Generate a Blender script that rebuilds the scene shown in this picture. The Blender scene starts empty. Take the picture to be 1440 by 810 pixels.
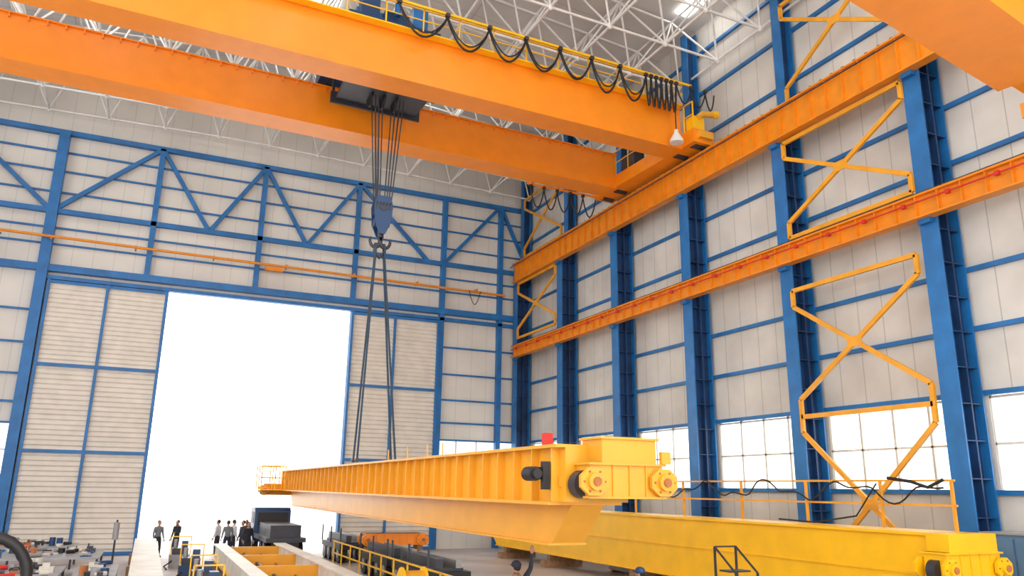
import bpy, math, random
from mathutils import Vector, Matrix
random.seed(4)
sc = bpy.context.scene
ZOOM=None
# ------------------------------------------------------------------ materials
def mat(name, col, rough=0.5, metal=0.0, var=0.08, vscale=1.5, bump=0.0, dirt=None, emit=0.0, seam=None, spec=0.5):
    m = bpy.data.materials.new(name); m.use_nodes = True
    nt = m.node_tree; b = nt.nodes["Principled BSDF"]
    b.inputs["Roughness"].default_value = rough; b.inputs["Metallic"].default_value = metal
    b.inputs["Specular IOR Level"].default_value = spec
    tc = nt.nodes.new("ShaderNodeTexCoord")
    nz = nt.nodes.new("ShaderNodeTexNoise"); nz.inputs["Scale"].default_value = vscale; nz.inputs["Detail"].default_value = 6
    nt.links.new(tc.outputs["Object"], nz.inputs["Vector"])
    cr = nt.nodes.new("ShaderNodeValToRGB")
    cr.color_ramp.elements[0].position = 0.3; cr.color_ramp.elements[1].position = 0.7
    d = dirt if dirt else [c*(1-2*var) for c in col]
    cr.color_ramp.elements[0].color = (*d, 1)
    cr.color_ramp.elements[1].color = (*[min(1, c*(1+var)) for c in col], 1)
    nt.links.new(nz.outputs["Fac"], cr.inputs["Fac"])
    out = cr.outputs["Color"]
    if seam:
        sep = nt.nodes.new("ShaderNodeSeparateXYZ"); nt.links.new(tc.outputs["Object"], sep.inputs[0])
        for ax, sp, w, dk in seam:
            dv = nt.nodes.new("ShaderNodeMath"); dv.operation = 'DIVIDE'; dv.inputs[1].default_value = sp
            nt.links.new(sep.outputs[ax], dv.inputs[0])
            fr = nt.nodes.new("ShaderNodeMath"); fr.operation = 'FRACT'; nt.links.new(dv.outputs[0], fr.inputs[0])
            lt = nt.nodes.new("ShaderNodeMath"); lt.operation = 'LESS_THAN'; lt.inputs[1].default_value = w/sp
            nt.links.new(fr.outputs[0], lt.inputs[0])
            mx = nt.nodes.new("ShaderNodeMixRGB"); mx.blend_type = 'MULTIPLY'
            mx.inputs["Color2"].default_value = (dk, dk, dk, 1)
            nt.links.new(lt.outputs[0], mx.inputs["Fac"]); nt.links.new(out, mx.inputs["Color1"])
            out = mx.outputs["Color"]
    nt.links.new(out, b.inputs["Base Color"])
    if bump:
        n2 = nt.nodes.new("ShaderNodeTexNoise"); n2.inputs["Scale"].default_value = 12
        nt.links.new(tc.outputs["Object"], n2.inputs["Vector"])
        bp = nt.nodes.new("ShaderNodeBump"); bp.inputs["Strength"].default_value = bump; bp.inputs["Distance"].default_value = 0.05
        nt.links.new(n2.outputs["Fac"], bp.inputs["Height"]); nt.links.new(bp.outputs[0], b.inputs["Normal"])
    if emit:
        b.inputs["Emission Color"].default_value = (*col, 1); b.inputs["Emission Strength"].default_value = emit
    return m
MT = {
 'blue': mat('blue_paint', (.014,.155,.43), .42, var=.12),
 'blue_shaded': mat('blue_paint_shaded_web', (.009,.045,.14), .5, var=.2),  # column blue darkened: shade on webs and stiffeners put into the colour
 'dblue': mat('dark_blue_paint', (.012,.055,.16), .4),
 'orange': mat('orange_paint', (.93,.28,.008), .38, var=.03),
 'runway': mat('runway_orange', (.80,.26,.008), .45, var=.06, vscale=2),
 'brace': mat('brace_yellow', (.80,.35,.02), .45),
 'yellow': mat('yellow_paint', (.96,.53,.006), .4, var=.04),
 'amber': mat('amber_paint', (.82,.385,.025), .38, var=.04),
 'red': mat('red_paint', (.6,.02,.015), .5),
 'wall': mat('white_cladding', (.67,.64,.59), .7, var=.08, vscale=.5, seam=[(1,1.0,.035,.66)]),
 'wallb': mat('white_cladding_end', (.72,.69,.63), .7, var=.05, vscale=.4, seam=[(0,1.0,.03,.78)]),
 'roof': mat('roof_sheet', (.64,.63,.61), .8, var=.05, vscale=.3, seam=[(1,1.5,.04,.7),(0,6,.06,.75)]),
 'leaf': mat('door_leaf_cream', (.74,.69,.61), .6, var=.05),
 'tube': mat('white_tube', (.87,.86,.83), .5),
 'floor': mat('concrete_floor', (.50,.45,.43), .5, var=.1, vscale=.35, dirt=(.36,.31,.29), bump=.05),
 'ground': mat('outdoor_concrete', (.8,.8,.78), .8),
 'black': mat('black_rubber', (.012,.012,.014), .5),
 'steel': mat('dark_steel', (.06,.065,.08), .45, .5),
 'grey': mat('grey_steel', (.35,.35,.36), .45, .3),
 'cab': mat('cabinet_blue_grey', (.10,.20,.33), .5),
 'rope': mat('wire_rope', (.05,.06,.08), .5, .3),
 'sling': mat('sling_fabric', (.03,.06,.10), .8),
 'cream': mat('primer_cream', (.72,.68,.60), .5, var=.1),
 'rust': mat('rusty_primer', (.50,.17,.05), .7, var=.2),
 'wood': mat('timber', (.35,.2,.1), .8, var=.2, vscale=4),
 'skin': mat('skin', (.45,.24,.16), .6), 'hair': mat('hair', (.015,.01,.008), .7),
 'shirt_w': mat('shirt_white', (.6,.62,.65), .8), 'shirt_b': mat('shirt_dark', (.02,.025,.04), .8),
 'shirt_g': mat('shirt_grey', (.2,.22,.25), .8),
 'jeans': mat('trousers', (.025,.03,.05), .85), 'shoe': mat('shoes', (.01,.01,.01), .6),
 'lamp': mat('lamp_glass', (.8,.8,.78), .3),
 'skyl_fill': mat('skylight_and_fill_glow', (1,.99,.96), .5, emit=10.0),  # glow for rooflights and for strips added to brighten the hall
}
g = bpy.data.materials.new('frosted_glass'); g.use_nodes = True
nt = g.node_tree; nt.nodes.clear()
o_ = nt.nodes.new("ShaderNodeOutputMaterial"); mx = nt.nodes.new("ShaderNodeMixShader"); tr = nt.nodes.new("ShaderNodeBsdfTransparent"); tl = nt.nodes.new("ShaderNodeBsdfTranslucent")
nz = nt.nodes.new("ShaderNodeTexNoise"); nz.inputs["Scale"].default_value = .8; rp = nt.nodes.new("ShaderNodeMapRange"); rp.inputs[3].default_value = .45; rp.inputs[4].default_value = .75
nt.links.new(nz.outputs["Fac"], rp.inputs[0]); nt.links.new(rp.outputs[0], mx.inputs[0])
tl.inputs[0].default_value = (.80,.84,.85,1)
nt.links.new(tr.outputs[0], mx.inputs[1]); nt.links.new(tl.outputs[0], mx.inputs[2]); nt.links.new(mx.outputs[0], o_.inputs[0])
MT['glass'] = g

# ------------------------------------------------------------------ mesh builder
class M:
    def __init__(s): s.v=[]; s.f=[]; s.m=[]; s.s=[]; s.names=[]
    def mi(s, n):
        if n not in s.names: s.names.append(n)
        return s.names.index(n)
    def add(s, vs, fs, m, smooth=False):
        o=len(s.v); s.v += [tuple(v) for v in vs]; k=s.mi(m)
        for f in fs: s.f.append([i+o for i in f]); s.m.append(k); s.s.append(smooth)
    def box(s, x0,x1,y0,y1,z0,z1, m):
        vs=[(x,y,z) for z in (z0,z1) for y in (y0,y1) for x in (x0,x1)]
        s.add(vs, [(0,2,3,1),(4,5,7,6),(0,1,5,4),(2,6,7,3),(0,4,6,2),(1,3,7,5)], m)
    def beam(s, p, q, w, h, m, up=(0,0,1)):
        p=Vector(p); q=Vector(q); d=(q-p).normalized(); u=Vector(up)
        if abs(d.dot(u))>.98: u=Vector((1,0,0))
        a=d.cross(u).normalized(); b=a.cross(d).normalized()
        vs=[]
        for c in (p,q):
            for sa,sb in ((-1,-1),(1,-1),(1,1),(-1,1)): vs.append(c+a*sa*w/2+b*sb*h/2)
        s.add(vs, [(0,1,2,3),(7,6,5,4),(0,4,5,1),(1,5,6,2),(2,6,7,3),(3,7,4,0)], m)
    def tube(s, pts, r, m, n=8, caps=True):
        pts=[Vector(p) for p in pts]; rs = r if isinstance(r,(list,tuple)) else [r]*len(pts)
        vs=[]; fs=[]; ref=None
        for i,p in enumerate(pts):
            a=pts[max(0,i-1)]; b=pts[min(len(pts)-1,i+1)]; d=(b-a).normalized()
            if ref is None: ref=Vector((0,0,1)) if abs(d.z)<.9 else Vector((1,0,0))
            x=(ref-d*ref.dot(d)).normalized(); y=d.cross(x); ref=x
            for k in range(n):
                t=2*math.pi*k/n; vs.append(p+(x*math.cos(t)+y*math.sin(t))*rs[i])
        for i in range(len(pts)-1):
            for k in range(n):
                k2=(k+1)%n; fs.append((i*n+k,i*n+k2,(i+1)*n+k2,(i+1)*n+k))
        s.add(vs,fs,m,True)
        if caps:
            s.add(vs[:n],[tuple(reversed(range(n)))],m); s.add(vs[-n:],[tuple(range(n))],m)
    def ell(s, c, r, m, n=14, k=9, rot=None):
        vs=[];fs=[]
        for j in range(k+1):
            ph=math.pi*j/k
            for i in range(n):
                t=2*math.pi*i/n
                p=Vector((r[0]*math.sin(ph)*math.cos(t), r[1]*math.sin(ph)*math.sin(t), r[2]*math.cos(ph)))
                if rot: p=rot@p
                vs.append(p+Vector(c))
        for j in range(k):
            for i in range(n): fs.append((j*n+i,(j+1)*n+i,(j+1)*n+(i+1)%n,j*n+(i+1)%n))
        s.add(vs,fs,m,True)
    def prism(s, poly, axis, a0, a1, m):
        def mk(p,a):
            if axis=='x': return (a,p[0],p[1])
            if axis=='y': return (p[0],a,p[1])
            return (p[0],p[1],a)
        n=len(poly); vs=[mk(p,a0) for p in poly]+[mk(p,a1) for p in poly]
        fs=[tuple(range(n)),tuple(reversed(range(n,2*n)))]+[(i,(i+n),((i+1)%n)+n,(i+1)%n) for i in range(n)]
        s.add(vs,fs,m)
    def obj(s, name, parent=None, loc=None, rotz=0, fixn=True):
        me=bpy.data.meshes.new(name); me.from_pydata(s.v,[],s.f)
        for n in s.names: me.materials.append(MT[n])
        me.polygons.foreach_set("material_index", s.m); me.polygons.foreach_set("use_smooth", s.s)
        me.update()
        if fixn:
            import bmesh
            b=bmesh.new(); b.from_mesh(me); bmesh.ops.recalc_face_normals(b, faces=b.faces); b.to_mesh(me); b.free()
        ob=bpy.data.objects.new(name, me); sc.collection.objects.link(ob)
        if loc: ob.location=loc
        ob.rotation_euler[2]=rotz
        if parent: ob.parent=parent
        return ob
def empty(name, loc=(0,0,0), rotz=0):
    e=bpy.data.objects.new(name,None); e.location=loc; e.rotation_euler[2]=rotz; sc.collection.objects.link(e); return e

# ------------------------------------------------------------------ camera
f=1090
Yc=Vector((-515,-275,-f)).normalized(); Xc=Vector((2480,-320,-f)).normalized()
Xc=(Xc-Yc*Xc.dot(Yc)).normalized(); Zc=Xc.cross(Yc)
R=Matrix((Xc,Yc,Zc))
cam=bpy.data.cameras.new("camera"); co=bpy.data.objects.new("camera",cam); sc.collection.objects.link(co)
co.matrix_world=Matrix.Translation((0,0,3.5)) @ R.to_4x4()
cam.sensor_width=36; cam.lens=36*f/1440; cam.clip_end=500
sc.camera=co
if ZOOM:
    z_,u_,v_=ZOOM; cam.lens*=z_; cam.shift_x=(u_-720)/1440*z_; cam.shift_y=-(v_-405)/1440*z_
XW=21.9; YB=45.8; XL=-16.0
def zr(x): return 25.3+1.6*(1-abs(x-3)/19.0)

# ------------------------------------------------------------------ floor / walls / roof
m=M(); m.box(XL-.3,XW+.3,-8,YB+.3,-.3,0,'floor'); m.obj('floor')
m=M(); m.box(-60,70,YB+.3,120,-.35,-.02,'ground'); m.obj('ground_outside')
m=M()
m.box(XW,XW+.2,-8,YB,0,3.6,'wall'); m.box(XW,XW+.2,-8,YB,6.35,25.4,'wall')
for k in range(-4,6):
    y=15.1+5.98*k; m.box(XW,XW+.2,y-.35,y+.35,3.6,6.35,'wall')
m.obj('wall_right')
m=M()
for z in (3.6,6.4,8.3,10.1,13.6,15.5,19.6,21.8,23.9): m.box(XW-.14,XW-.002,-8,YB-.05,z-.07,z+.07,'blue')
m.obj('trim_1')
wi=0
for k in range(-3,5):
    y0=15.1+5.98*k+.35; y1=y0+5.98-.7; wi+=1; m=M()
    n=4
    for i in range(n+1):
        y=y0+(y1-y0)*i/n; m.box(XW+.03,XW+.11,max(y0,y-.04),min(y1,y+.04),3.6,6.35,'cream')
    for z in (3.62,4.95,6.28): m.box(XW+.03,XW+.11,y0,y1,z-.035,z+.035,'cream')
    m.box(XW+.12,XW+.13,y0,y1,3.6,6.35,'glass')
    m.obj('window_%d'%wi)
m=M(); m.box(XL-.2,XL,-8,YB,0,3.6,'wall'); m.box(XL-.2,XL,-8,YB,13.6,15.5,'wall'); m.box(XL-.2,XL,-8,YB,22.5,25.4,'wall'); m.box(XL-.2,XL,38,YB,3.6,22.5,'wall'); m.obj('wall_left')  # open bands in this unseen wall are added to let sky light in
m=M()
for k in range(-4,6):
    y=15.1+5.98*k; m.box(XL,XL+.9,y-.25,y+.25,0,25,'blue')
for z in (3.6,6.4,8.3,10.1,13.6,15.5,17.6,19.6,22.4,23.9): m.box(XL+.002,XL+.14,-8,YB-.05,z-.07,z+.07,'blue')
m.obj('trim_2')
m=M()
def bw(x0,x1,z0,z1): m.box(x0,x1,YB,YB+.2,z0,z1,'wallb')
bw(XL-.2,-8.4,0,14); bw(-8.4,-6.4,0,3.8); bw(-8.4,-6.4,6.3,14); bw(-6.4,-.2,0,14)
bw(10.1,15.8,0,14); bw(15.8,21.2,0,3.8); bw(15.8,21.2,6.3,14); bw(21.2,XW+.2,0,14)
bw(XL-.2,XW+.2,14,24.9)
m.prism([(XL-.2,24.9),(XW+.2,24.9),(XW+.2,25.2),(3,26.85),(XL-.2,25.2)],'y',YB,YB+.2,'wallb')
m.obj('wall_back')
for i,(a,b) in enumerate(((-8.4,-6.4),(15.8,21.2))):
    m=M(); n=4 if b-a>3 else 2
    for j in range(n+1):
        x=a+(b-a)*j/n; m.box(max(a,x-.04),min(b,x+.04),YB+.03,YB+.11,3.8,6.3,'cream')
    m.box(a,b,YB+.03,YB+.11,5.0,5.07,'cream'); m.box(a,b,YB+.12,YB+.13,3.8,6.3,'glass')
    m.obj('window_%d'%(wi+1+i))
m=M(); Y=YB-.02
def post(x,z0,z1,w,d=.3): m.box(x-w/2,x+w/2,YB-d,Y+.018,z0,z1,'blue')
def hz(x0,x1,z,h,d=.2): m.box(x0,x1,YB-d,Y+.018,z-h/2,z+h/2,'blue')
post(-6.2,0,22.0,.5,.5); post(15.8,0,22,.3,.35); post(19.8,0,22,.3,.35); post(-1.3,14.2,22,.28); post(4.4,14.2,22,.28); post(10.1,14.2,22,.28)
post(-.2,0,13.9,.26,.3); post(10.15,0,13.9,.26,.3); post(-11.5,0,22,.5,.5)
hz(XL,XW-.05,22.0,.26,.3); hz(XL,XW-.05,17.5,.26,.3); hz(XL,XW-.05,14.35,.36,.4); hz(-6.2,XW-.05,13.85,.2,.35)
for z in (15.7,16.6,18.6,19.8,20.9): hz(XL,XW-.05,z,.09,.12)
for z in (12.1,10.4,8.8,7.4,6.35,3.8,2.2):
    hz(XL,-6.4,z,.1,.14); hz(15.9,XW-.05,z,.1,.14)
def dg(x0,z0,x1,z1,w=.22): m.beam((x0,YB-.2,z0),(x1,YB-.2,z1),.18,w,'blue')
for a in ((-11.4,22,-6.3,17.5),(-6.2,17.5,-1.3,22),(-1.3,22,1.6,17.5),(1.6,17.5,4.4,22),(4.4,22,7.1,17.5),(7.1,17.5,10.1,22),(10.1,22,14.8,17.5),(15.9,17.6,19.7,22),(19.8,22,21.6,18.3)): dg(*a)
m.obj('end_wall_steel_frame')
m=M(); m.tube([(-16,45.1,16.0),(20,45.1,15.75)],.075,'runway',8)
for x in range(-14,20,4): m.box(x-.04,x+.04,45.1,YB-.25,15.8,16.0,'runway')
m.box(4.8,5.8,44.9,45.2,15.5,15.7,'runway')
for x0 in (-9,17.4):
    m.tube([(x0+i*.1, 45.0, 15.8-.9*math.sin(math.pi*i/8)) for i in range(9)],.025,'black',6)
m.obj('wall_conductor_rail')
def leaf(name,x0,x1,xm):
    m=M(); y1=YB-.32; y0=YB-.5
    zs=[0.02,5.0,9.3,13.7]
    m.box(x0,x1,y1-.02,y1,.02,13.7,'leaf')
    for a,b in ((x0,xm),(xm,x1)):
        for z0,z1 in zip(zs[:-1],zs[1:]):
            n=int((z1-z0)/.24)
            for i in range(n):
                z=z0+(z1-z0)*i/n; h=(z1-z0)/n
                m.prism([(y1-.02,z),(y1-.09,z+h*.25),(y1-.02,z+h*.95)],'x',a+.05,b-.05,'leaf')
    for x in (x0+.06,xm,x1-.06): m.box(x-.07,x+.07,y0,y1-.02,.02,13.7,'blue')
    for z in (.1,5.0,9.3,13.6): m.box(x0,x1,y0+.01,y1-.02,z-.08,z+.08,'blue')
    m.obj(name)
leaf('door_1',-5.85,-.1,-3.05); leaf('door_2',10.05,15.6,12.75)
m=M()
for s_ in (0,1):
    a,b=((XL-.2,3),(3,XW+.2))[s_]
    vs=[(a,-8,zr(a)),(b,-8,zr(b)),(b,YB+.2,zr(b)),(a,YB+.2,zr(a)),(a,-8,zr(a)+.15),(b,-8,zr(b)+.15),(b,YB+.2,zr(b)+.15),(a,YB+.2,zr(a)+.15)]
    m.add(vs,[(0,1,2,3),(7,6,5,4),(0,4,5,1),(1,5,6,2),(2,6,7,3),(3,7,4,0)],'roof')
m.obj('ceiling')
m=M()
for x,y,wx,wy in ((20.5,25.0,.35,1.2),(5.3,36,.6,3),(-4,36,.6,3),(-11,36,.6,3),(-11,24,.6,3),(-4,18,.8,3),(5,14,.8,3),(12,12,.8,3),(12,2,.8,3),(-4,4,.8,3),(5,4,.8,3),(-11,12,.8,3),(13,38,.5,2)):  # seen rooflights come first; other glowing strips are added as fill light
    x0,x1=x-wx,x+wx
    m.add([(x0,y-wy,zr(x0)-.06),(x1,y-wy,zr(x1)-.06),(x1,y+wy,zr(x1)-.06),(x0,y+wy,zr(x0)-.06)],[(0,1,2,3)],'skyl_fill')
m.obj('skylight_and_fill_strips')
m=M(); nx=14; ny=19; sx=(XW-XL-.6)/(nx-1); sy=(YB+6-.8)/(ny-1)
def lo(i,j):
    x=XL+.3+i*sx; return Vector((x,-6+j*sy,22.7+.5*(1-abs(x-3)/19)))
hi=lambda i,j: Vector((XL+.3+(i+.5)*sx,-6+(j+.5)*sy,zr(XL+.3+(i+.5)*sx)-.35))
for i in range(nx):
    for j in range(ny):
        if i<nx-1: m.tube([lo(i,j),lo(i+1,j)],.065,'tube',5,False)
        if j<ny-1: m.tube([lo(i,j),lo(i,j+1)],.065,'tube',5,False)
        if i<nx-1 and j<ny-1:
            if i<nx-2: m.tube([hi(i,j),hi(i+1,j)],.055,'tube',5,False)
            if j<ny-2: m.tube([hi(i,j),hi(i,j+1)],.055,'tube',5,False)
            for a in (0,1):
                for b in (0,1): m.tube([lo(i+a,j+b),hi(i,j)],.05,'tube',5,False)
        m.ell(lo(i,j),(.14,.14,.14),'tube',8,5)
m.obj('roof_space_frame')

# ------------------------------------------------------------------ columns
for k in range(-3,6):
    y=15.1+5.98*k; m=M()
    if k==5: y=45.2
    xf=20.75
    m.box(xf,xf+.06,y-.3,y+.3,0,17.95,'blue'); m.box(xf+.06,XW-.15,y-.03,y+.03,0,17.95,'blue_shaded'); m.box(XW-.2,XW-.145,y-.3,y+.3,0,25,'blue')
    m.box(xf+.5,xf+.56,y-.25,y+.25,0,17.9,'blue_shaded')
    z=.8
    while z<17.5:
        m.box(xf+.06,XW-.2,y-.26,y+.26,z,z+.03,'blue_shaded'); z+=1.05
    m.box(21.2,21.26,y-.22,y+.22,17.95,25,'blue'); m.box(21.26,XW-.2,y-.02,y+.02,17.95,25,'blue_shaded')
    m.box(xf-.15,XW-.14,y-.42,y+.42,0,.06,'blue')
    m.obj('steel_column')
# ------------------------------------------------------------------ runways
def runway(name,z0,z1,y0,y1,stripe):
    m=M(); xa,xb=20.36,20.74; xm=.5*(xa+xb)
    m.box(xa,xb,y0,y1,z1-.06,z1,'runway'); m.box(xa,xb,y0,y1,z0,z0+.05,'runway'); m.box(xm-.03,xm+.03,y0,y1,z0+.05,z1-.06,'runway')
    y=y0+.2
    while y<y1:
        m.box(xa+.03,xb-.03,y,y+.03,z0+.05,z1-.06,'runway'); y+=.75
    m.box(xm-.04,xm+.04,y0,y1,z1,z1+.1,'steel')
    y=y0+.3
    while y<y1: m.box(xm-.16,xm+.16,y,y+.1,z1,z1+.05,'steel'); y+=.5
    if stripe:
        m.box(xa-.05,xa-.01,y0,y1,z0+(z1-z0)*.62,z0+(z1-z0)*.62+.04,'red')
        y=y0+.5
        while y<y1:
            m.box(xa-.08,xa+.03,y,y+.12,z0+(z1-z0)*.55,z0+(z1-z0)*.72,'red'); y+=1.5
    else:
        m.tube([(xa-.12,y0,z1-.25),(xa-.12,y1,z1-.25)],.03,'steel',5)
    for k in range(-3,6):
        yy=15.1+5.98*k if k<5 else 44.9
        if yy+.3<=y1+.3: m.box(xm,20.748,yy-.2,yy+.2,z0-.15,z0,'blue')
    m.obj(name)
runway('crane_runway_beam',16.6,17.9,-6,44.9,False)
runway('crane_runway_beam',11.65,12.4,-6,44.9,True)
def xbr(y0,y1,z0,z1,x=20.68,ch=.6,w=.15,bot=True,top=True):
    m=M(); d=.1
    B=lambda a,b: m.beam((x,a[0],a[1]),(x,b[0],b[1]),w,d,'brace',up=(1,0,0))
    if top: B((y0,z1),(y1,z1))
    if bot: B((y0,z0),(y1,z0))
    for y in (y0,y1):
        B((y,z1),(y,z1-ch)); B((y,z0),(y,z0+ch))
    B((y0,z1-ch),(y1,z0+ch)); B((y0,z0+ch),(y1,z1-ch))
    ym=(y0+y1)/2; zm=(z0+z1)/2
    m.prism([(ym-.3,zm-.17),(ym+.3,zm-.17),(ym+.3,zm+.17),(ym-.3,zm+.17)],'x',x-.06,x-.04,'brace')
    return m
xbr(15.45,20.65,12.65,16.45).obj('x_brace')
xbr(15.6,20.75,6.1,10.65,ch=.6).obj('x_brace')
xbr(15.6,20.75,.3,6.1,ch=.55,top=False,bot=False).obj('x_brace')
xbr(39.4,44.6,12.9,16.5).obj('x_brace')
xbr(39.4,44.6,18.4,22.4,x=21.1).obj('x_brace')
xbr(15.45,20.65,18.3,22.6,x=21.1).obj('x_brace')

# ------------------------------------------------------------------ bridge crane
SK=math.radians(1.8)
crane=empty('bridge_crane',(20.1,28.6,0),SK)
_cm=Matrix.Translation((-20.1,-28.45,0))
def cobj(m,name):
    m.v=[tuple(_cm@Vector(v)) for v in m.v]; return m.obj(name,crane)
def girder(m,x0,x1,y0,y1,z0,z1,col,stiff=True):
    m.box(x0,x1,y0+.06,y1-.06,z0+.04,z1-.04,col)
    m.box(x0,x1,y0-.03,y1+.03,z1-.05,z1,col); m.box(x0,x1,y0-.01,y1+.01,z0,z0+.04,col)
    if stiff:
        x=x0+.5
        while x<x1: m.box(x,x+.05,y0-.03,y0+.06,z1-.22,z1-.05,col); x+=.6
    m.box(x0,x1,(y0+y1)/2-.05,(y0+y1)/2+.05,z1,z1+.1,'steel')
m=M(); girder(m,-15.3,19.6,25.4,26.55,18.05,20.0,'orange',False); cobj(m,'girder_front')
m=M(); girder(m,-15.3,19.6,30.5,31.75,18.0,19.85,'orange'); cobj(m,'girder_rear')
for nm,xc in (('end_truck_right',20.1),('end_truck_left',-14.8)):
    m=M(); a,b=xc-.5,xc+.6
    if xc<0: a,b=xc-.5,xc+.4
    m.box(a,b,24.6,32.6,18.12,18.75,'orange')
    for y in (25,26.2,31.0,32.2):
        m.tube([(a+.25,y,18.25),(b-.25,y,18.25)],.24,'steel',14)
    m.box(a+.2,b-.2,24.4,24.6,18.3,18.6,'amber')
    m.box(a+.1,b-.4,24.7,25.2,18.75,19.4,'yellow'); m.box(a,a+.6,29,30,18.75,19.5,'steel')
    for y in (24.6,25.2,26.5,28,29.5,31,32.5): m.beam((a,y,18.75),(a,y,20.0),.05,.05,'yellow')
    m.beam((a,24.6,20.0),(a,32.5,20.0),.05,.05,'yellow'); m.beam((a,24.6,19.4),(a,32.5,19.4),.04,.04,'yellow')
    m.tube([(a+.3,24.6,19.3),(a+.5,24.6,19.5),(a+1.1,24.6,19.6)],.13,'amber',10); m.tube([(a+1.1,24.6,19.6),(a+1.35,24.6,19.65)],.17,'yellow',12)
    cobj(m,nm)
m=M(); yr=24.95; zt=20.95
m.box(-12,19.4,25.0,25.35,19.93,19.98,'yellow')
x=-11.5
while x<19.5:
    m.beam((x,25.1,19.98),(x,25.1,zt),.05,.05,'yellow'); m.beam((x,25.1,zt-.02),(x,yr-.1,zt-.02),.04,.04,'yellow'); x+=1.45
m.beam((-12,25.1,zt),(19.5,25.1,zt),.05,.05,'yellow'); m.beam((-12,25.1,20.5),(19.5,25.1,20.5),.035,.035,'yellow')
m.beam((-2,yr-.1,zt-.05),(19.8,yr-.1,zt-.05),.07,.09,'yellow')
cobj(m,'walkway_railing')
m=M()
def loop(x0,x1,sag,y,z,r=.045,mt='black'):
    n=12; m.tube([(x0+(x1-x0)*(i/n), y+random.uniform(-.01,.01), z-sag*math.sin(math.pi*i/n)**.8) for i in range(n+1)],r,mt,6)
    m.box(x0-.08,x0+.08,y-.05,y+.05,z,z+.14,'steel')
x=6.3
for w_ in (1.9,1.75,1.6,1.55,1.5,1.4,1.35):
    loop(x,x+w_,1.15+random.uniform(-.15,.2),yr-.1,zt-.2); loop(x,x+w_,1.0+random.uniform(-.1,.1),yr-.16,zt-.2,.03); x+=w_
for i in range(6): loop(x,x+.25,1.35,yr-.1,zt-.2); x+=.27
for w_ in (.8,.8,.5): loop(x,x+w_,.8,yr-.1,zt-.2,.035); x+=w_
cobj(m,'festoon_cable')
m=M(); x=15.6
for i in range(5): loop(x,x+.75,1.0,32.1,17.9,.035); x+=.75
m.beam((15.4,32.1,18.05),(19.8,32.1,18.05),.08,.08,'orange'); m.box(15.5,15.6,31.7,32.1,18.0,18.1,'orange')
cobj(m,'festoon_cable_rear')
m=M()
for x in (4.9,8.1): m.box(x-.2,x+.2,25.8,31.3,20.12,20.6,'dblue')
for y in (25.98,31.1): m.box(4.7,8.3,y-.2,y+.2,20.15,20.6,'dblue')
m.box(4.9,8.1,26.8,27.2,20.1,20.5,'dblue'); m.box(4.9,8.1,29.6,30.0,20.1,20.5,'dblue')
for x in (5.2,7.8):
    for y in (25.98,31.1): m.tube([(x,y-.12,20.3),(x,y+.12,20.3)],.2,'steel',14)
m.tube([(5.2,28.4,21.0),(7.9,28.4,21.0)],.5,'steel',18); m.tube([(5.1,28.4,21.0),(5.25,28.4,21.0)],.62,'dblue',18); m.tube([(7.85,28.4,21.0),(8.0,28.4,21.0)],.62,'dblue',18)
m.box(6.2,7.2,26.4,27.4,20.6,21.4,'dblue'); m.tube([(5.2,26.9,21.2),(6.2,26.9,21.2)],.3,'blue',14); m.box(7.3,7.9,26.2,27,20.6,21.8,'blue'); m.box(5.2,5.9,26,26.5,20.6,22.2,'dblue')
m.tube([(6.6,26.0,21.0),(6.6,26.0,22.3)],.12,'blue',10); m.beam((5.3,26.2,21.6),(6.6,26.0,22.2),.1,.1,'dblue')
m.box(5.2,8.6,27.6,29.4,18.75,18.95,'steel'); m.box(5.0,8.8,27.5,27.6,18.6,19.1,'steel'); m.box(5.0,8.8,29.4,29.5,18.6,19.1,'steel')
for x in (5.1,8.7):
    for y in (27.55,29.45): m.box(x-.05,x+.05,y-.05,y+.05,19.1,20.15,'steel')
for x in (6.4,6.9,7.4): m.tube([(x-.04,28.5,18.7),(x+.04,28.5,18.7)],.4,'black',16)
cobj(m,'trolley')
HX,HY=7.15,28.2
hs=empty('hoist_hook_block'); hs.parent=crane
hs.matrix_parent_inverse=(Matrix.Translation((20.1,28.6,0))@Matrix.Rotation(SK,4,'Z')).inverted()
m=M()
for i in range(3):
    for sgn in (-1,1):
        m.tube([(HX-.62+i*.15,HY+sgn*.3,18.7),(HX-.3+i*.07,HY+sgn*.2,14.3)],.026,'rope',5)
        m.tube([(HX+.22+i*.17,HY+sgn*.3,18.7),(HX+.12+i*.09,HY+sgn*.2,14.3)],.026,'rope',5)
m.obj('hoist_ropes',hs)
m=M()
for ya_,yb_ in ((HY-.28,HY-.22),(HY+.22,HY+.28)):
    m.prism([(HX-.37,14.1),(HX-.27,14.5),(HX+.27,14.5),(HX+.37,14.1),(HX+.31,13.4),(HX+.11,12.95),(HX-.11,12.95),(HX-.31,13.4)],'y',ya_,yb_,'dblue')
for i in range(5): m.tube([(HX-.3+i*.13,HY,14.08),(HX-.23+i*.13,HY,14.08)],.32,'steel',18)
m.tube([(HX,HY-.31,14.0),(HX,HY-.28,14.0)],.12,'steel',12)
m.box(HX-.3,HX+.3,HY-.2,HY+.2,13.3,13.6,'dblue'); m.tube([(HX,HY,13.3),(HX,HY,12.85)],.13,'steel',12)
for sg in (-1,1):
    pts=[(HX,HY,12.95)]+[(HX+sg*(.2-.2*math.cos(t)),HY,12.72-.26*math.sin(t)) for t in [i*math.pi*1.15/10 for i in range(11)]]
    m.tube(pts,[.09]+[.09-.004*i for i in range(11)],'steel',10)
m.obj('hook_block',hs)
m=M(); m.tube([(18.9,24.9,19.9),(18.9,24.9,18.6)],.03,'steel',6); m.tube([(18.9,24.9,18.6),(18.9,24.9,18.45),(18.9,24.9,18.15),(18.9,24.9,18.0)],[.08,.1,.28,.3],'lamp',16)
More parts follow.
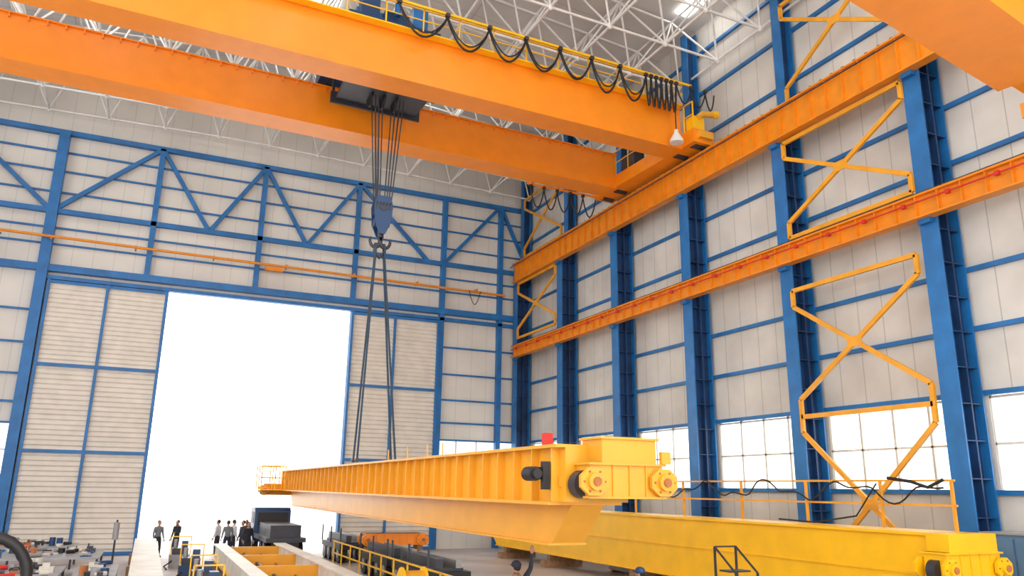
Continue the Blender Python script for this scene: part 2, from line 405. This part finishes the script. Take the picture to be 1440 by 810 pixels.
cobj(m,'high_bay_lamp')

m=M()
for s_,(xe,ze) in enumerate(((6.72,4.46),(8.12,4.46))):
    for dy in (-.28,.28):
        m.beam((HX+(-.15 if s_==0 else .15),HY+dy*.2,12.55),(xe,HY+dy,ze),.11,.05,'sling')
        m.tube([(xe,HY+dy-.07,ze-.04),(xe,HY+dy+.07,ze-.04)],.08,'steel',10)
m.tube([(HX-.15,HY,12.62),(HX-.2,HY,12.3),(HX,HY,12.05),(HX+.2,HY,12.3),(HX+.15,HY,12.62)],.07,'steel',8)
m.obj('lifting_sling',hs)

# ------------------------------------------------------------------ lifted girder
lg=empty('crane_box_girder')
m=M()
y0,y1=12.7,45.0
m.box(6.88,8.2,y0,y1,3.29,4.25,'amber'); m.box(6.68,8.25,y0,y1,4.25,4.31,'amber'); m.box(6.68,8.25,y0+.3,y1,3.23,3.29,'amber')
y=y0+.25
while y<y1: m.box(6.72,6.88,y,y+.035,3.29,4.25,'amber'); y+=.82
m.box(7.5,7.58,y0+2,y1,4.31,4.37,'steel')
m.obj('walkway_box',lg)
m=M(); m.prism([(13.95,2.5),(13.15,3.23),(y1,3.23),(y1-.9,2.5)],'x',7.25,7.95,'amber'); m.box(7.18,8.02,13.95,y1-.9,2.46,2.5,'amber'); m.obj('main_box',lg)
def endcar(m,xa,xb,yc,z0,z1,col='amber'):
    m.box(xa+.25,xb-.25,yc-.3,yc+.3,z0,z1,col)
    m.box(xa+.2,xb-.2,yc-.36,yc+.36,z1-.04,z1,col); m.box(xa+.2,xb-.2,yc-.36,yc+.36,z0,z0+.04,col)
    for xc in (xa+.28,xb-.28):
        zc=(z0+z1)/2-.02
        oct_=[(xc+.3*math.cos(math.pi/8+i*math.pi/4),zc+.26*math.sin(math.pi/8+i*math.pi/4)) for i in range(8)]
        m.prism(oct_,'y',yc-.42,yc-.34,col); m.prism(oct_,'y',yc+.34,yc+.42,col)
        m.tube([(xc,yc-.5,zc),(xc,yc-.42,zc)],.15,col,18); m.tube([(xc,yc-.53,zc),(xc,yc-.5,zc)],.08,'rust',12)
        m.tube([(xc,yc-.12,zc-.05),(xc,yc+.12,zc-.05)],.25,'steel',20)
        for i in range(6):
            t=i*math.pi/3; m.tube([(xc+.21*math.cos(t),yc-.44,zc+.19*math.sin(t)),(xc+.21*math.cos(t),yc-.42,zc+.19*math.sin(t))],.02,'rust',6)
    x=xa+.7
    while x<xb-.6: m.box(x,x+.025,yc-.33,yc-.3,z0+.04,z1-.04,col); x+=.35
m=M(); endcar(m,6.85,8.88,12.5,3.36,3.98)
m.box(7.35,8.5,12.2,12.9,3.98,4.4,'amber'); m.box(7.3,8.55,12.15,12.95,4.4,4.44,'amber')
m.box(8.56,8.76,12.1,12.18,3.98,4.2,'amber')
m.obj('end_carriage_near',lg)
m=M(); endcar(m,5.6,8.5,45.2,3.0,3.6); 
for x in (5.5,6.2,6.7):
    for y in (43.6,44.6,45.6): m.beam((x,y,3.3),(x,y,4.5),.05,.05,'yellow')
for z in (3.9,4.5):
    for x in (5.5,6.7): m.beam((x,43.6,z),(x,45.6,z),.05,.05,'yellow')
    for y in (43.6,45.6): m.beam((5.5,y,z),(6.7,y,z),.05,.05,'yellow')
m.box(5.45,6.75,43.5,45.7,3.25,3.3,'yellow')
m.obj('end_carriage_far',lg)
m=M(); m.tube([(6.45,13.05,3.78),(6.45,13.4,3.78)],.13,'black',16); m.tube([(6.45,12.95,3.78),(6.45,13.05,3.78)],.09,'black',14); m.box(6.4,6.75,13.1,13.3,3.68,3.9,'black'); m.box(6.55,6.7,12.95,13.05,3.5,4.0,'black')
m.obj('drive_motor',lg)
m=M(); m.box(7.15,7.3,14.0,14.2,4.31,4.6,'red'); m.obj('limit_switch_box',lg)
m=M()
for y in (19,20.2,22,24): m.beam((6.75,y,4.31),(6.75,y,4.62),.03,.03,'amber')
m.obj('railing_stubs',lg)
m=M(); tx0,tx1=5.3,7.1
m.box(tx0,tx1,38.5,44.6,.95,1.15,'steel'); m.box(tx0+.3,tx1-.3,38.5,44.8,.7,.95,'black')
m.prism([(44.8,.7),(44.8,1.6),(44.95,2.35),(43.5,2.38),(43.3,2.2),(43.2,.7)],'x',tx0,tx1,'dblue')
m.box(tx0+.15,tx1-.15,43.17,43.25,1.55,2.15,'black'); m.box(tx0-.02,tx0+.02,43.6,44.5,1.6,2.15,'black')
for y in (39.4,40.6,44.0):
    for x in (tx0+.02,tx1-.32): m.tube([(x,y,.48),(x+.3,y,.48)],.48,'black',20); m.tube([(x-.02,y,.48),(x+.32,y,.48)],.2,'grey',12)
m.box(tx0+.2,tx1-.2,38.8,42.6,1.15,1.7,'steel')
m.obj('flatbed_truck')

# ------------------------------------------------------------------ yellow girder on floor
yg=empty('yellow_crane_girder')
m=M(); ya,yb=13.6,41
m.prism([(ya,2.55),(ya,1.5),(ya+.9,.62),(yb-.9,.62),(yb,1.4),(yb,2.55)],'x',17.5,18.9,'yellow')
m.box(17.42,18.98,ya,yb,2.55,2.62,'yellow'); m.box(17.42,18.98,ya+.9,yb-.9,.58,.62,'yellow')
m.box(17.46,17.5,ya,yb,1.62,1.66,'yellow')
m.obj('girder_body',yg)
m=M(); endcar(m,16.9,19.3,13.4,1.5,2.2,'yellow'); m.box(17.3,19,13.1,13.7,2.2,2.62,'yellow'); m.obj('end_carriage',yg)
m=M()
for y in (14.0,16.2,19,22,25.3,28.6,32): m.beam((18.85,y,2.62),(18.85,y,3.88),.07,.07,'brace')
for z in (3.25,3.88): m.beam((18.85,13.9,z),(18.85,32.1,z),.055,.055,'brace')
m.obj('railing',yg)
m=M(); pts=[]
y=14.2; i=0
while y<29:
    pts.append((18.75+.05*math.sin(y*5), y, 3.6+.22*math.sin(y*1.9)+.12*math.sin(y*4.3))); y+=.15
m.tube(pts,.025,'black',6); m.tube([(18.7,16.2,3.8),(18.6,16.9,2.9),(18.6,18.5,2.66),(18.6,20,2.7)],.025,'black',6)
m.tube([(18.7,14.1,3.9),(18.6,14.5,3.7),(18.6,15.0,3.85),(18.7,15.8,3.95)],.045,'black',6)
m.obj('power_cable',yg)
m=M()
for y in (15.5,20,27,34,39): m.box(17.2,19.2,y-.2,y+.2,0,.3,'wood'); m.box(17.5,18.9,y-.15,y+.15,.3,.58,'wood')
m.obj('timber_support',yg)
for y in (30,36):
    m=M(); m.box(19.3,20.3,y,y+1.6,0.1,1.2,'grey'); m.box(19.25,20.35,y-.05,y+1.65,1.2,1.25,'steel'); m.box(19.3,20.3,y+.2,y+.3,0,.1,'wood'); m.box(19.3,20.3,y+1.3,y+1.4,0,.1,'wood'); m.obj('steel_crate')
m=M(); m.box(20.2,21.5,12.6,14.3,0.1,2.55,'cab'); m.box(20.16,20.2,12.7,13.42,.2,2.45,'cab'); m.box(20.16,20.2,13.48,14.2,.2,2.45,'cab'); m.box(20.15,21.55,12.55,14.35,2.55,2.6,'grey'); m.box(20.2,21.5,12.6,14.3,0,.1,'steel'); m.tube([(20.13,13.35,1.0),(20.13,13.35,1.4)],.02,'grey',6)
m.obj('electrical_cabinet')
m=M()
X0,Y0=13.9,16.6
for x in (X0,X0+.7):
    for y in (Y0,Y0+.8): m.beam((x,y,0),(x,y,2.1 if y>Y0 else 1.5),.05,.05,'steel')
for z in (.5,1.0,1.5): m.box(X0,X0+.7,Y0-.05+(z-.5)*.3,Y0+.35+(z-.5)*.3,z,z+.04,'steel')
for x in (X0,X0+.7): m.beam((x,Y0,1.5),(x,Y0+.8,2.1),.04,.04,'steel'); m.beam((x,Y0,.3),(x,Y0+.8,.3),.04,.04,'steel')
m.beam((X0,Y0+.8,2.1),(X0+.7,Y0+.8,2.1),.04,.04,'steel')
m.obj('steel_step_stand')

# ------------------------------------------------------------------ near crane girder top right
nc=empty('bridge_crane_near',(17.9,10.55,0),math.radians(10))
m=M(); m.prism([(-26,13.0),(-.3,13.0),(0,13.3),(0,14.9),(-26,14.9)],'y',-1.5,0,'orange'); m.box(-26,0,-1.58,.08,14.9,14.96,'orange'); m.box(-26,-.3,-1.56,.06,12.96,13.0,'orange'); m.obj('girder',nc)
m=M(); m.box(0,1.95,-1.5,0,13.3,13.9,'orange')
m.box(1.5,1.95,-2.4,.3,12.9,13.3,'orange')
for y in (-2.0,0): m.tube([(1.55,y,12.75),(1.9,y,12.75)],.2,'steel',14)
m.obj('end_truck',nc)
m=M(); m.tube([(-2.2,-1.65,15.2),(-1.8,-1.7,13.8),(-1.4,-1.7,13.0),(-1.0,-1.7,13.4),(-.6,-1.7,14.8)],.04,'black',6); m.obj('cable',nc)

# ------------------------------------------------------------------ people
def person(name, loc, rotz, shirt='shirt_b', pants='jeans', arms=None, stance=.12, hat=None, h=1.75):
    e=empty(name,loc,rotz); k=h/1.75
    arms=arms or {}
    J={}; R_={}
    def j(n,p,r): J[n]=Vector(p); R_[n]=r
    j('pel',(0,0,.95),(.15,.11)); j('sp',(0,.0,1.13),(.135,.1)); j('ch',(0,0,1.33),(.165,.115)); j('nk0',(0,0,1.45),(.075,.07)); j('nk',(0,.01,1.55),(.055,.055))
    seg=[('pel','sp','s'),('sp','ch','s'),('ch','nk0','s'),('nk0','nk','k')]
    for s_,sd in (('L',-1),('R',1)):
        sh=Vector((sd*.19,0,1.41)); a=arms.get(s_,((sd*.06,0,-.29),(sd*.01,.09,-.24)))
        j('sh'+s_,sh,(.07,.067)); j('el'+s_,sh+Vector(a[0]),(.052,.052)); j('wr'+s_,J['el'+s_]+Vector(a[1]),(.038,.036))
        j('hp'+s_,(sd*.10,0,.88),(.10,.10)); j('kn'+s_,(sd*(.10+stance*.3),.03,.5),(.065,.065)); j('an'+s_,(sd*(.1+stance*.5),0,.09),(.045,.05)); j('to'+s_,(sd*(.12+stance*.5),.17,.04),(.04,.03))
        seg+=[('ch','sh'+s_,'s'),('sh'+s_,'el'+s_,'s'),('el'+s_,'wr'+s_,'s'),('pel','hp'+s_,'p'),('hp'+s_,'kn'+s_,'p'),('kn'+s_,'an'+s_,'p'),('an'+s_,'to'+s_,'f')]
    names=list(J); me=bpy.data.meshes.new('tmp'); me.from_pydata([J[n] for n in names],[(names.index(a),names.index(b)) for a,b,_ in seg],[])
    ob=bpy.data.objects.new('tmp',me); sc.collection.objects.link(ob)
    md=ob.modifiers.new('s','SKIN'); sv=me.skin_vertices[0].data
    for i,n in enumerate(names): sv[i].radius=R_[n]; sv[i].use_root=(n=='pel')
    md.use_smooth_shade=True
    ss=ob.modifiers.new('ss','SUBSURF'); ss.levels=2
    dg=bpy.context.evaluated_depsgraph_get(); ev=ob.evaluated_get(dg); em=ev.to_mesh()
    vs=[tuple(v.co) for v in em.vertices]; fs=[tuple(p.vertices) for p in em.polygons]
    cs=[p.center.copy() for p in em.polygons]; ev.to_mesh_clear(); bpy.data.objects.remove(ob)
    mm=M(); mm.v=vs
    mp={'s':shirt,'p':pants,'k':'skin','f':'shoe'}
    for fa,c in zip(fs,cs):
        best=None
        for a,b,t in seg:
            A=J[a];B=J[b];d=B-A;u=max(0,min(1,(c-A).dot(d)/d.length_squared)); dd=(A+d*u-c).length
            if best is None or dd<best[0]: best=(dd,t)
        t=best[1]
        if t=='s' and c.z<.97 and abs(c.x)<.2: t='p'
        mm.f.append(list(fa)); mm.m.append(mm.mi(mp[t])); mm.s.append(True)
    hc=Vector((0,.02,1.64)); mm.ell(hc,(.075,.092,.115),'skin',18,12)
    mm.ell(hc+Vector((0,.03,-.06)),(.052,.062,.055),'skin',12,8)
    mm.ell(hc+Vector((0,.097,-.012)),(.013,.02,.026),'skin',8,6)
    mm.ell(hc+Vector((0,.09,-.058)),(.026,.008,.007),'red',8,5)
    for sd in (-1,1):
        mm.ell(hc+Vector((sd*.029,.084,.012)),(.012,.009,.008),'lamp',8,6); mm.ell(hc+Vector((sd*.029,.09,.012)),(.006,.006,.006),'black',6,5)
        mm.ell(hc+Vector((sd*.076,0,-.005)),(.012,.022,.032),'skin',8,6)
    if hat:
        mm.ell(hc+Vector((0,-.005,.06)),(.098,.115,.09),hat,18,10); mm.ell(hc+Vector((0,.05,.05)),(.1,.13,.012),hat,18,6)
    mm.ell(hc+Vector((0,-.025,.025)),(.083,.092,.1),'hair',16,10)
    for s_,sd in (('L',-1),('R',1)):
        w=J['wr'+s_]; d=(w-J['el'+s_]).normalized(); p=Vector((0,1,0)); p=(p-d*p.dot(d)).normalized() if abs(d.y)<.9 else Vector((1,0,0)); q=d.cross(p)
        if d.z>.5: p,q=q*sd*-1,p
        rot=Matrix((p,q,p.cross(q))).transposed()
        mm.ell(w+d*.05,(.044,.02,.06),'skin',10,8,rot)
        for i,l in enumerate((.075,.085,.08,.06)):
            b=w+d*.085+p*(.033-i*.022); mm.tube([b,b+d*l*.55+p*(.006*(1.5-i)),b+d*l*.9+q*.012,b+d*l+q*.022],[.0105,.010,.009,.006],'skin',6)
        b=w+d*.03+p*.038; mm.tube([b,b+d*.03+p*.03,b+d*.065+p*.038],[.013,.011,.007],'skin',6)
    mm.v=[tuple(Vector(v)*k) for v in mm.v]
    mm.obj('body',e,fixn=False)
    return e
person('person',(0.85,43.6,0),-2.6,'shirt_g'); person('person',(1.7,43.8,0),2.3,'shirt_b',arms={'L':((-.1,.1,-.26),(.1,.2,.02))})
person('person',(3.65,44.0,0),1.0,'shirt_w'); person('person',(4.05,43.2,0),.3,'shirt_g')
person('person',(4.4,44.0,0),-1.2,'shirt_w'); person('person',(4.75,43.0,0),2.0,'shirt_b'); person('person',(5.0,43.9,0),2.8,'shirt_b'); person('person',(4.85,41.6,0),-2.8,'shirt_b')
person('person',(7.75,16.6,0),math.radians(10),'shirt_b',arms={'R':((.2,.05,.2),(.04,.03,.29)),'L':((-.1,.02,-.27),(.02,.15,-.2))},hat='shirt_b',h=1.92)
person('person',(10.3,15.5,0),math.radians(40),'shirt_b',hat='dblue',h=1.82)

# ------------------------------------------------------------------ foreground floor items
m=M(); m.box(-.15,.75,16,42,.45,.5,'cream'); m.box(-.15,.75,16,42,.95,1.0,'cream'); m.box(.0,.6,16,42,.5,.95,'cream')
y=16.5
while y<42: m.box(-.14,.74,y,y+.03,.5,.95,'cream'); y+=1.5
for y in (18,26,34,40): m.box(-.3,.9,y,y+.3,0,.45,'wood')
m.obj('steel_beam')
fr=empty('girder_frame')
m=M()
for xa in (3.0,5.55):
    m.box(xa,xa+.5,19,37.8,.95,1.0,'cream'); m.box(xa+.1,xa+.4,19,37.8,.4,.95,'cream'); m.box(xa,xa+.5,19,37.8,.35,.4,'amber')
m.box(3.5,5.55,19,37.8,.5,.53,'rust')
y=19.2
while y<38: m.box(3.4,5.65,y,y+.1,.53,.92,'amber'); y+=4.4
m.tube([(4.2,19,.62),(4.2,37,.62)],.06,'steel',8); m.tube([(4.9,19,.6),(4.9,37,.6)],.04,'rust',8)
m.obj('main_beams',fr)
m=M()
for y in (20,28,36,37.4): m.box(2.9,6.1,y,y+.3,0,.35,'wood')
m.obj('timber_packing',fr)
m=M()
xh=8.1
y=21
while y<38: m.beam((xh,y,0),(xh,y,1.1),.05,.05,'yellow'); y+=1.6
for z in (.6,1.1): m.beam((xh,21,z),(xh,37.1,z),.05,.05,'yellow')
m.obj('floor_handrail')
for i,ys in enumerate((25.2,30.0,38)):
    m=M(); xa,xb=8.6,10.1
    m.box(xa,xb,ys,ys+4.2,.62,.85,'black'); m.box(xa+.2,xb-.2,ys+.2,ys+4.0,.85,.95,'steel')
    for y in (ys+.6,ys+1.6,ys+2.7,ys+3.7):
        for x in (xa+.05,xb-.4):
            m.tube([(x,y,.42),(x+.35,y,.42)],.42,'black',20); m.tube([(x-.02,y,.42),(x+.37,y,.42)],.2,'grey',14)
    for y in (ys,ys+2.1,ys+4.15): m.beam((xa,y,.85),(xa,y,1.6),.06,.06,'steel')
    m.box(xa+.3,xa+.55,ys+.1,ys+4.1,.95,1.25,'steel'); m.box(xb-.5,xb-.3,ys+.1,ys+4.1,.95,1.2,'grey')
    m.obj('transport_bogie')
m=M(); endcar(m,8.9,12.0,35.6,1.0,1.5,'orange'); 
for x in (9.2,11.5): m.box(x,x+.25,35.3,35.9,0,1.0,'wood')
m.obj('end_carriage')
m=M(); m.tube([(6.9,22.4,.9),(7.5,22.4,.9)],.32,'amber',20); m.tube([(6.85,22.4,.9),(6.9,22.4,.9)],.42,'yellow',20); m.tube([(7.5,22.4,.9),(7.55,22.4,.9)],.42,'yellow',20); m.box(6.8,7.6,22.0,22.8,0,.55,'steel')
m.obj('cable_drum')
def machine(name,x,y,s=1.0,c='grey'):
    m=M(); m.box(x,x+.8*s,y,y+.9*s,0,.55*s,c); m.box(x+.08*s,x+.72*s,y+.1*s,y+.8*s,.55*s,.8*s,'steel')
    m.tube([(x+.2*s,y+.45*s,.8*s),(x+.2*s,y+.45*s,1.15*s)],.08*s,'grey',10); m.box(x+.45*s,x+.7*s,y+.2*s,y+.6*s,.8*s,1.1*s,'dblue')
    m.tube([(x+.1*s,y,.3*s),(x-.2*s,y-.2*s,.1),(x-.1*s,y-.7*s,.03)],.03,'black',6)
    m.beam((x,y,.55*s),(x,y,1.3*s),.04,.04,'yellow'); m.beam((x+.8*s,y,.55*s),(x+.8*s,y,1.3*s),.04,.04,'yellow'); m.beam((x,y,1.3*s),(x+.8*s,y,1.3*s),.04,.04,'yellow')
    m.obj(name)
machine('welding_machine',1.5,24.5); machine('welding_machine',1.6,28,1,'yellow'); machine('welding_machine',1.5,33,1,'dblue')
machine('welding_machine',1.3,38,1,'grey')
def table(name,x0,x1,y0,y1,z,seed):
    rnd=random.Random(seed); m=M()
    m.box(x0,x1,y0,y1,z-.06,z,'grey')
    for x in (x0+.08,x1-.08):
        for y in (y0+.08,y1-.08): m.beam((x,y,0),(x,y,z-.06),.08,.08,'steel')
    for i in range(34):
        x=rnd.uniform(x0+.1,x1-.5); y=rnd.uniform(y0+.1,y1-.5); a=rnd.uniform(.1,.4); b=rnd.uniform(.1,.5); h=rnd.uniform(.04,.4); c=rnd.choice(['red','rust','cream','grey','steel','dblue','rust','cream','black','grey'])
        t=rnd.random()
        if t<.4:
            m.box(x,x+a,y,y+b,z,z+h*.5,c); m.box(x+a*.2,x+a*.7,y+b*.2,y+b*.8,z+h*.5,z+h*.8,rnd.choice(['steel','cream',c]))
        elif t<.75: m.tube([(x+.1,y+.1,z+.08),(x+.1+a,y+.1+b*.5,z+.08)],.07,c,10)
        else: m.tube([(x+.2,y+.2,z),(x+.2,y+.2,z+h)],.12,c,14)
    m.obj(name)
table('work_table',-5.4,-2.0,26,30,.9,1); table('work_table',-4.6,-1.2,33,37,.9,2); table('work_table',-3.6,-.6,20.5,24,.85,3); table('work_table',-6.0,-2.4,38.5,41,.9,5); table('work_table',-8.0,-5.8,30,36,.9,7); table('work_table',-1.7,-.5,25,31.5,.8,9)
m=M()
pts=[]
ctrl=[(-3.4,19.0,.9),(-3.35,19.0,1.6),(-3.05,19.0,2.1),(-2.6,19.0,2.3),(-2.2,19.0,2.15),(-1.95,19.0,1.8),(-1.9,19.0,1.45)]
ctrl=[(a-.05,b,c+.12 if c>1 else c) for a,b,c in ctrl]
for i in range(len(ctrl)-1):
    for t in range(5):
        u=t/5; p0=Vector(ctrl[max(0,i-1)]);p1=Vector(ctrl[i]);p2=Vector(ctrl[i+1]);p3=Vector(ctrl[min(len(ctrl)-1,i+2)])
        pts.append(.5*((2*p1)+(p2-p0)*u+(2*p0-5*p1+4*p2-p3)*u*u+(3*p1-p0-3*p2+p3)*u**3))
pts.append(Vector(ctrl[-1]))
m.tube(pts,[.12 if i%2 else .105 for i in range(len(pts))],'black',12)
m.tube([(-1.95,19.0,1.57),(-1.95,19.0,1.4),(-1.93,18.95,1.25)],[.11,.14,.26],'black',16)
m.box(-3.85,-3.05,18.6,19.4,0,.9,'dblue'); m.box(-3.8,-3.1,18.55,18.6,.5,.8,'steel')
m.obj('fume_extractor')
m=M(); m.tube([(-.9,38,0),(-.9,38,2.0)],.04,'steel',8); m.tube([(-.9,38,1.2),(-.9,38,1.9)],.12,'grey',10); m.box(-1.15,-.65,37.8,38.2,0,.05,'steel'); m.obj('gas_cylinder_stand')

# ------------------------------------------------------------------ light
w=bpy.data.worlds.new("world"); sc.world=w; w.use_nodes=True
bg=w.node_tree.nodes["Background"]; bg.inputs[0].default_value=(1,.975,.94,1); bg.inputs[1].default_value=3.5
sc.view_settings.view_transform='Standard'
sc.view_settings.exposure=0.0
